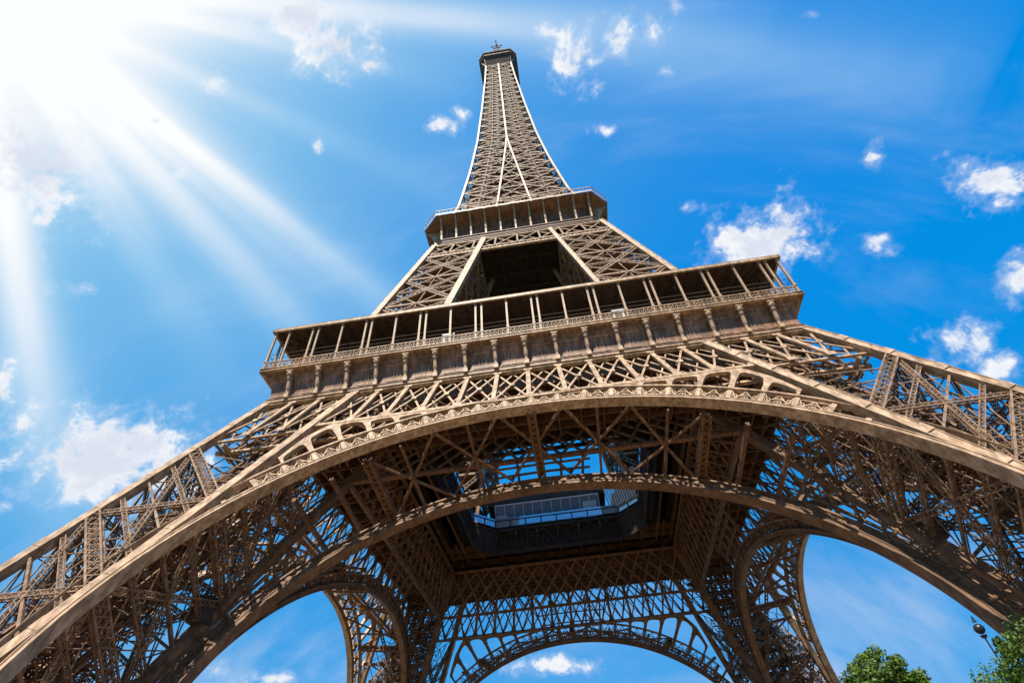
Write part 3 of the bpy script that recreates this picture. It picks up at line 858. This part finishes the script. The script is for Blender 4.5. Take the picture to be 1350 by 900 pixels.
# ---- upper leg (57.6 to the second deck)
O2 = lambda z: float(np.interp(z, [57.6, 78, 110, 117], [30.5, 25.6, 17.9, 16.6]))
I2 = lambda z: 12.7 - .184 * (z - 78)
Z2 = 107.6
def upper_leg():
    ch = lambda a, b, z: V(-(O2(z) if a else I2(z)), -(O2(z) if b else I2(z)), z)
    m = M()
    for a, b, w in ((1, 1, .95), (0, 1, 1.05), (1, 0, .8), (0, 0, .7)):
        for z0, z1 in ((57.7, 78), (78, Z2)):
            m.bar(ch(a, b, z0), ch(a, b, z1), w, w * .9, V(0, -1, .24))
            n = unit(V(0, -1, .24))
            m.bar(ch(a, b, z0) + n * w * .5, ch(a, b, z1) + n * w * .5, w * 1.15, .1, n)
    leg = m.build('upper_leg', IRON, T)
    br = M(); shade_plates = M()
    nf = [((1, 1), (0, 1), V(0, -1, .24)), ((1, 1), (1, 0), V(-1, 0, .24)), ((1, 0), (0, 0), V(0, 1, 0)), ((0, 1), (0, 0), V(1, 0, 0))]
    lv = [58.5, 69.5, 80, 90.5, 101]
    for z0, z1 in zip(lv[:-1], lv[1:]):
        zm = (z0 + z1) / 2
        for A_, B_, n in nf:
            br.lat(ch(*A_, z0), ch(*B_, z1), 1.0, .4, n, c=.24, pitch=.9, l=.1); br.lat(ch(*B_, z0), ch(*A_, z1), 1.0, .4, n, c=.24, pitch=.9, l=.1)
            br.lat(ch(*A_, zm), ch(*B_, zm), .6, .4, n, c=.12, pitch=.8, l=.07)
            for zz, dd_ in ((z0, 1), (z1, -1)):
                a = (ch(*A_, zz) + ch(*B_, zz)) / 2
                q = (z1 - z0) / 4 * dd_
                br.bar(a, ch(*A_, zz + 2 * q), .26, .2, n); br.bar(a, ch(*B_, zz + 2 * q), .26, .2, n)
            br.bar(ch(*A_, z1), ch(*B_, z1), .5, .4, n)
            br.bar((ch(*A_, z0) + ch(*B_, z0)) / 2, (ch(*A_, z1) + ch(*B_, z1)) / 2, .16, .12, n)
        for zp in (zm, z1):
            a_, b_ = -O2(zp) + .8, -I2(zp) - .5
            shade_plates.box((a_, a_, zp - .05), (b_, b_, zp + .1))  # solid plates added to keep the sun out and darken the leg
        br.bar(ch(1, 1, zm), ch(0, 0, zm), .3, .3); br.bar(ch(0, 1, zm), ch(1, 0, zm), .3, .3)
    br.build('leg_bracing', IRON_LAT, leg); shade_plates.build('shade_plates', IRON_IN, leg)
    ins = M()
    cen = lambda z, dx, dy: V(-(O2(z) + I2(z)) / 2 + dx, -(O2(z) + I2(z)) / 2 + dy, z)
    for dx, dy in ((-2, -2), (2, -2), (-2, 2), (2, 2), (0, -2.8), (-2.8, 0)):
        ins.lat(cen(58, dx, dy), cen(Z2, dx, dy), .6, .5, (0, -1, .2), c=.14, pitch=.9, l=.08)
    z = 60
    while z < 106:
        c = [cen(z, dx, dy) for dx, dy in ((-3, -3), (3, -3), (3, 3), (-3, 3))]
        for i in range(4): ins.bar(c[i], c[(i + 1) % 4], .3, .3)
        ins.bar(c[0], c[2], .2, .2); ins.bar(c[1], c[3], .2, .2); z += 2.3
        ins.bar(c[0], cen(z, 3, -3), .18, .18); ins.bar(c[1], cen(z, -3, -3), .18, .18)
    ins.build('lift_track', IRON_IN, leg)
    return leg
four(upper_leg(), T)
F2 = Face(O2(78) + 78 * .2406, .2406)
def belt2():
    m = M(); k0, k1 = 102.6, 107.3
    for z, h in ((101.2, .5), (k0, .35), (k1, .5)): m.bar(F2.pz(-O2(z), z), F2.pz(O2(z), z), h, .5, F2.n)
    o = m.build('second_belt_truss', IRON, T)
    w = M()
    X = lambda k, z, n: -O2(z) + 2 * O2(z) * k / n
    for k in range(8):
        w.bar(F2.pz(X(k, k0, 8), k0, .1), F2.pz(X(k + 1, k1, 8), k1, .1), .34, .2, F2.n); w.bar(F2.pz(X(k + 1, k0, 8), k0, -.12), F2.pz(X(k, k1, 8), k1, -.12), .34, .2, F2.n)
        w.bar(F2.pz(X(k, k0, 8), k0, .2), F2.pz(X(k, k1, 8), k1, .2), .4, .2, F2.n)
    for k in range(24):
        c = F2.pz(X(k + .5, 101.9, 24), 101.9, .15); prev = None
        for t in np.linspace(0, 2 * math.pi, 9):
            e = c + V(.45 * math.cos(t), 0, 0) + F2.ew * .5 * math.sin(t)
            if prev is not None: w.bar(prev, e, .15, .15, F2.n)
            prev = e
    w.build('truss_web', IRON_LAT, o)
    return o
four(belt2(), T)

# ---- second deck
sd2 = M()
def octr(w, c, z): return [V(x, y, z) for x, y in OCT(w, c)]
sd2.loft([octr(18.9, 17.0, 107.6), octr(18.9, 17.0, 107.8), octr(18.6, 16.9, 107.82), octr(18.7, 16.9, 109.4), octr(18.9, 17.0, 109.42), octr(18.9, 17.0, 109.6), octr(18.0, 16.3, 109.62), octr(17.9, 16.2, 112.0), octr(18.0, 16.3, 114.6), octr(18.6, 16.6, 115.3), octr(21.3, 18.0, 115.9)], cap=False)
s2 = sd2.build('second_deck', PANEL, T)
m = M(); m.loft([octr(21.5, 18.1, 115.9), octr(21.5, 18.1, 116.3), octr(21.4, 18.05, 116.32), octr(21.4, 18.05, 116.6)], cap=False)
for i in range(8):
    p, q = octr(21.4, 18.05, 0)[i], octr(21.4, 18.05, 0)[(i + 1) % 8]
    m.bar(p + V(0, 0, 117.8), q + V(0, 0, 117.8), .16, .14)
    n = int(np.linalg.norm(q - p) / .9)
    for k in range(n): a = p + (q - p) * k / n; m.bar(a + V(0, 0, 116.5), a + V(0, 0, 117.8), .07, .07)
m.build('parapet', IRON, s2)
m = M(); m.loft([octr(18.8, 16.9, 108.2), octr(18.8, 16.9, 108.6)]); m.loft([octr(21.2, 17.9, 115.95), octr(21.2, 17.9, 116.2)])
for k in range(-8, 9): m.bar(V(k * 2.2, -18.5, 107.7), V(k * 2.2, 18.5, 107.7), .35, .9)
for k in range(-4, 5): m.bar(V(-18.5, k * 4.2, 107.2), V(18.5, k * 4.2, 107.2), .4, .5)
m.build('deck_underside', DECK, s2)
def fin(m, p0, d, nn):
    """cantilever fin; p0 foot on the deck edge"""
    pr_ = [(-1, 109.5), (.1, 109.6), (.25, 111), (.7, 113.0), (1.6, 114.9), (2.55, 115.85), (-1, 115.85)]
    vs = []
    for s in (-.2, .2): vs += [p0 + nn * r + d * s + V(0, 0, z) for r, z in pr_]
    k = len(pr_)
    m.poly(vs, [tuple(range(k)), tuple(range(2 * k - 1, k - 1, -1))] + [(i, (i + 1) % k, k + (i + 1) % k, k + i) for i in range(k)])
for side in range(4):
    c, s = math.cos(side * math.pi / 2), math.sin(side * math.pi / 2)
    rt = lambda v: V(v[0] * c - v[1] * s, v[0] * s + v[1] * c, v[2])
    for k in range(11):
        m = M()
        x = -17 + 3.4 * k
        fin(m, V(0, 0, 0), V(1, 0, 0), V(0, -1, 0))
        if side == 0 and k == 0: fo = m.build('deck_bracket', IRON, s2); o = fo
        else: o = fo.copy(); C.objects.link(o)
        o.location = rt(V(x, -18.8, 0)); o.rotation_euler = (0, 0, side * math.pi / 2)

# ---- upper shaft
WZ = [116, 132, 156, 180, 212, 250, 272, 278]; WW = [17.1, 14.2, 11.7, 9.8, 8.1, 6.4, 5.7, 5.5]
W3 = lambda z: float(np.interp(z, WZ, WW))
def shaft_face():
    m = M(); mc = M(); P_ = lambda x, z, o=0: V(x, -W3(z) - o, z)
    zs = [116.5]
    while zs[-1] < 268: zs.append(zs[-1] + np.interp(zs[-1], [116, 180, 270], [7.6, 6.6, 6.0]))
    zs[-1] = 272
    inx = lambda z: max(0.0, 4.15 - .0835 * (z - 129.5)) if z > 117 else 5.2
    for a, b in zip(zs[:-1], zs[1:]):
        m.bar(P_(-W3(a), a), P_(-W3(b), b), .6, .6, (0, 1, 0))
        if inx(a) > .3:
            for s in (-1, 1): mc.bar(P_(s * inx(a), a, .12), P_(s * inx(b), b, .12), .5, .45, (0, 1, 0))
        else: mc.bar(P_(0, a, .12), P_(0, b, .12), .62, .45, (0, 1, 0))
    o = m.build('shaft_corner', IRON, T); mc.build('middle_post', IRON, o)
    w = M()
    for a, b in zip(zs[:-1], zs[1:]):
        th = .34 if a < 200 else .28
        w.bar(P_(-W3(b), b), P_(W3(b), b), .42, .3, (0, 1, 0))
        for s in (-1, 1):
            w.bar(P_(s * W3(a), a), P_(s * inx(b), b), th, .2, (0, 1, 0)); w.bar(P_(s * inx(a), a, .21), P_(s * W3(b), b, .21), th, .2, (0, 1, 0))
            mx = lambda z: s * (W3(z) + inx(z)) / 2
            w.bar(P_(mx(a), a), P_(mx(b), b), .16, .14, (0, 1, 0))
        if inx(a) > 1: 
            w.bar(P_(-inx(a), a, .1), P_(inx(b), b, .1), .3, .2, (0, 1, 0)); w.bar(P_(inx(a), a, -.11), P_(-inx(b), b, -.11), .3, .2, (0, 1, 0))
    w.build('shaft_lattice', IRON_LAT, o)
    k = M()
    for a, b in zip(zs[:-1], zs[1:]):
        # inner leaf and diaphragm
        zc = (a + b) / 2; g = W3(zc) - 1.2
        k.bar(V(-g, -g, zc), V(g, -g, zc), .35, .3); k.bar(V(-g, -g, zc), V(0, 0, zc), .3, .3); k.bar(V(0, -g, zc), V(0, 0, zc), .25, .25)
        k.bar(V(-g, -g, a + 1), V(g * .1, -g, b - 1), .22, .2); k.bar(V(g, -g, a + 1), V(-g * .1, -g, b - 1), .22, .2)
        for j in range(3):
            z0 = a + (b - a) * j / 3; z1 = a + (b - a) * (j + 1) / 3; g = W3(z0) - 1.0
            k.bar(V(-g, -g, z0), V(g, -g, z0), .22, .3)
            k.bar(V(-g, -g, z0), V(0, -g, z1), .2, .2); k.bar(V(g, -g, z0), V(0, -g, z1), .2, .2)
            k.bar(V(-g * .5, -g, z0), V(-g * .5, 0, z0), .2, .25); k.bar(V(g * .5, -g, z0), V(g * .5, 0, z0), .2, .25)
            k.bar(V(-g * .6, -g * .6, z0), V(g * .6, -g * .6, z1), .25, .25)
        for x in (-.75, -.5, -.25, .25, .5, .75): k.bar(V(x * W3(a), -W3(a) + 1, a), V(x * W3(b), -W3(b) + 1, b), .2, .2)
    k.build('inner_lattice', IRON_IN, o)
    return o
four(shaft_face(), T)
m = M()
for x, y in ((-2, -2), (2, -2), (2, 2), (-2, 2), (0, -2.4), (0, 2.4), (-2.4, 0), (2.4, 0)): m.bar(V(x, y, 117), V(x, y, 273), .3, .3)
z = 118
while z < 272:
    m.box((-2.3, -2.3, z), (2.3, 2.3, z + .25)); 
    m.bar(V(-2, -2, z), V(2, -2, z + 3.4), .2, .2); m.bar(V(2, 2, z), V(-2, 2, z + 3.4), .2, .2); z += 3.5
m.box((-2.1, -2.1, 117), (2.1, 2.1, 272))
z = 121
while z < 270:
    g = W3(z) - .9; m.box((-g, -g, z), (g, g, z + .15)); z += 5.4  # full-width plates added to block sunlight inside the shaft
m.build('lift_shaft_and_shade_plates', IRON_IN, T)

# ---- summit
m = M()
m.loft([octr(5.7, 5.0, 268), octr(6.0, 5.1, 270.5), octr(7.4, 5.6, 273.5), octr(8.7, 6.0, 275.6), octr(8.7, 6.0, 276.4), octr(8.3, 5.8, 276.42), octr(8.3, 5.8, 279.3), octr(8.9, 6.2, 279.4), octr(8.9, 6.2, 279.9)])
su = m.build('summit_deck', DARK, T)
m = M()
for i in range(8):
    p, q = octr(8.75, 6.05, 0)[i], octr(8.75, 6.05, 0)[(i + 1) % 8]
    m.bar(p + V(0, 0, 276.2), q + V(0, 0, 276.2), .2, .3); m.bar(p + V(0, 0, 281.4), q + V(0, 0, 281.4), .15, .15)
    for k in range(6): a = p + (q - p) * k / 6; m.bar(a + V(0, 0, 279.8), a + V(0, 0, 281.4), .12, .12)
for sx in (-1, 1):
    for sy in (-1, 1):
        m.bar(V(sx * 5.7, sy * 5.7, 265), V(sx * 5.8, sy * 5.8, 276), .6, .6)
        m.bar(V(sx * 5.8, sy * 5.8, 270), V(sx * 7.8, sy * 6.0, 275), .35, .35); m.bar(V(sx * 5.8, sy * 5.8, 270), V(sx * 6, sy * 7.8, 275), .35, .35)
m.build('summit_frame', IRON, su)
m = M()
m.loft([octr(5.2, 3.6, 279.9), octr(5.2, 3.6, 284), octr(5.6, 3.9, 284.1), octr(5.4, 3.8, 284.8), octr(3.6, 2.5, 288), octr(2.2, 1.5, 291), octr(2.0, 1.4, 296)])
m.build('summit_cabin', DARK, T)
m = M(); m.tube([V(0, 0, 295), V(0, 0, 303), V(0, 0, 303.1), V(0, 0, 315), V(0, 0, 325)], [1.2, 1.0, .7, .6, .5], 10)
for z, n, r in ((300, 6, 1.9), (305, 6, 1.6), (310, 6, 1.5), (318, 4, 1.5), (321, 4, 2.6)):
    for k in range(n):
        t = 2 * math.pi * k / n; m.box((r * math.cos(t) - .3, r * math.sin(t) - .3, z - .8), (r * math.cos(t) + .3, r * math.sin(t) + .3, z + .8))
        m.bar(V(0, 0, z), V(r * math.cos(t), r * math.sin(t), z), .3, .3)
m.build('antenna', DARK, T)

# ------------------------------------------------------------------ trees
def leaf_mat(name, c1, c2):
    m = bpy.data.materials.new(name); m.use_nodes = True; t = m.node_tree; b = t.nodes['Principled BSDF']
    b.inputs['Roughness'].default_value = .55
    a = t.nodes.new('ShaderNodeAttribute'); a.attribute_name = 'tone'
    r = t.nodes.new('ShaderNodeValToRGB'); r.color_ramp.elements[0].color = (*c1, 1); r.color_ramp.elements[1].color = (*c2, 1)
    t.links.new(a.outputs['Fac'], r.inputs[0]); t.links.new(r.outputs[0], b.inputs['Base Color'])
    tr = t.nodes.new('ShaderNodeBsdfTranslucent'); t.links.new(r.outputs[0], tr.inputs[0])
    mx = t.nodes.new('ShaderNodeMixShader'); mx.inputs[0].default_value = .3
    t.links.new(b.outputs[0], mx.inputs[1]); t.links.new(tr.outputs[0], mx.inputs[2]); t.links.new(mx.outputs[0], t.nodes['Material Output'].inputs[0])
    return m
LEAF = leaf_mat('leaf_green', (0.022, 0.06, 0.007), (0.17, 0.27, 0.02))
LEAF2 = leaf_mat('leaf_dark', (0.02, 0.05, 0.018), (0.05, 0.10, 0.025))
def tree(x, y, h, cr, ch_, lm, nclump, nleaf, ls, label, seed):
    g = np.random.default_rng(seed)
    t = bpy.data.objects.new('tree', None); C.objects.link(t); t.location = (x, y, GZ); t['label'] = label; t['category'] = 'tree'; t['group'] = 'trees beyond the tower'
    m = M(); zc = h - ch_
    top = V(0, 0, h - ch_ * .6)
    m.tube([V(0, 0, -.2), V(.1, 0, zc * .3), V(0, .15, zc * .7), top], [h * .028, h * .02, h * .016, h * .006], 9)
    for k in range(9):
        a = k * 2.4; z0 = zc * (.55 + .05 * k); e = V(math.cos(a) * cr * .75, math.sin(a) * cr * .75, z0 + ch_ * .7)
        s0 = V(0, 0, z0); m.tube([s0, s0 * .5 + e * .5 + V(0, 0, -.4), e], [h * .01, h * .006, h * .002], 6)
    m.build('trunk', BARK, t)
    cs = []
    for k in range(nclump):
        d = g.normal(size=3); d /= np.linalg.norm(d); r = g.uniform(.35, 1) ** .6
        cs.append(V(d[0] * cr * r, d[1] * cr * r, h - ch_ + d[2] * ch_ * r) * 1.0)
    cs = np.array(cs); rad_ = g.uniform(.13, .24, nclump) * cr
    ci = g.integers(0, nclump, nleaf)
    dd_ = g.normal(size=(nleaf, 3)); dd_ /= np.linalg.norm(dd_, axis=1, keepdims=True)
    pos = cs[ci] + dd_ * rad_[ci][:, None] * (g.uniform(0, 1, (nleaf, 1)) ** .4)
    n = dd_ + g.normal(size=(nleaf, 3)) * .6 + V(0, 0, .4); n /= np.linalg.norm(n, axis=1, keepdims=True)
    u_ = np.cross(n, g.normal(size=(nleaf, 3))); u_ /= np.linalg.norm(u_, axis=1, keepdims=True); v_ = np.cross(n, u_)
    s = ls * g.uniform(.6, 1.3, (nleaf, 1))
    q = np.stack([pos - u_ * s, pos - v_ * s * .55, pos + u_ * s, pos + v_ * s * .55], 1).reshape(-1, 3)
    me = bpy.data.meshes.new('crown')
    me.vertices.add(len(q)); me.vertices.foreach_set('co', q.ravel())
    me.loops.add(nleaf * 4); me.loops.foreach_set('vertex_index', np.arange(nleaf * 4, dtype=np.int32))
    me.polygons.add(nleaf); me.polygons.foreach_set('loop_start', (np.arange(nleaf) * 4).astype(np.int32)); me.polygons.foreach_set('loop_total', np.full(nleaf, 4, np.int32))
    me.update(calc_edges=True)
    at_ = me.attributes.new('tone', 'FLOAT', 'FACE')
    ct = g.uniform(0, 1, nclump); at_.data.foreach_set('value', np.clip(ct[ci] * .7 + g.uniform(0, .4, nleaf) - .05, 0, 1).astype(np.float32))
    me.materials.append(lm)
    o = bpy.data.objects.new('crown', me); C.objects.link(o); o.parent = t
def polar(az, d): return CAM[0] + d * math.sin(R_(az)), CAM[1] + d * math.cos(R_(az))
x, y = polar(23.3, 162); tree(x, y, 162 * math.tan(R_(12.0)) + 1.7, 9.6, 10, LEAF, 170, 42000, .42, 'round bright green tree seen alone under the right side of the tower', 3)
x, y = polar(34.3, 37); tree(x, y, 37 * math.tan(R_(11.4)) + 1.6, 4.1, 3.4, LEAF, 150, 42000, .10, 'leafy green tree cut off by the lower right corner, in front of the lamp post', 5)
x, y = polar(33.6, 95); tree(x, y, 95 * math.tan(R_(12.0)) + 1.7, 4.4, 6, LEAF2, 60, 9000, .3, 'darker tree whose top shows behind the leafy green tree on the right', 8)

# ------------------------------------------------------------------ street lamp
lp = bpy.data.objects.new('street_lamp', None); C.objects.link(lp); x, y = polar(31.45, 46)
lh = 46 * math.tan(R_(12.0)) + 1.716
lp.location = (x, y, GZ); lp['label'] = 'thin dark lamp post with one round black globe, rising behind the green tree at right'; lp['category'] = 'street lamp'
m = M(); m.tube([V(0, 0, 0), V(0, 0, .9), V(0, 0, 1.0), V(0, 0, lh * .5), V(0, 0, lh - .45)], [.2, .17, .08, .06, .045], 10); m.build('pole', BLACK, lp)
m = M(); m.ball(V(0, 0, lh), .29, 12); m.build('globe', BLACK, lp)
m = M(); m.tube([V(0, 0, lh + .4), V(0, 0, lh + .5), V(0, 0, lh + .75)], [.14, .08, .03], 8); m.tube([V(0, 0, lh - .5), V(0, 0, lh - .36)], [.14, .2], 10); m.build('finial', BLACK, lp)
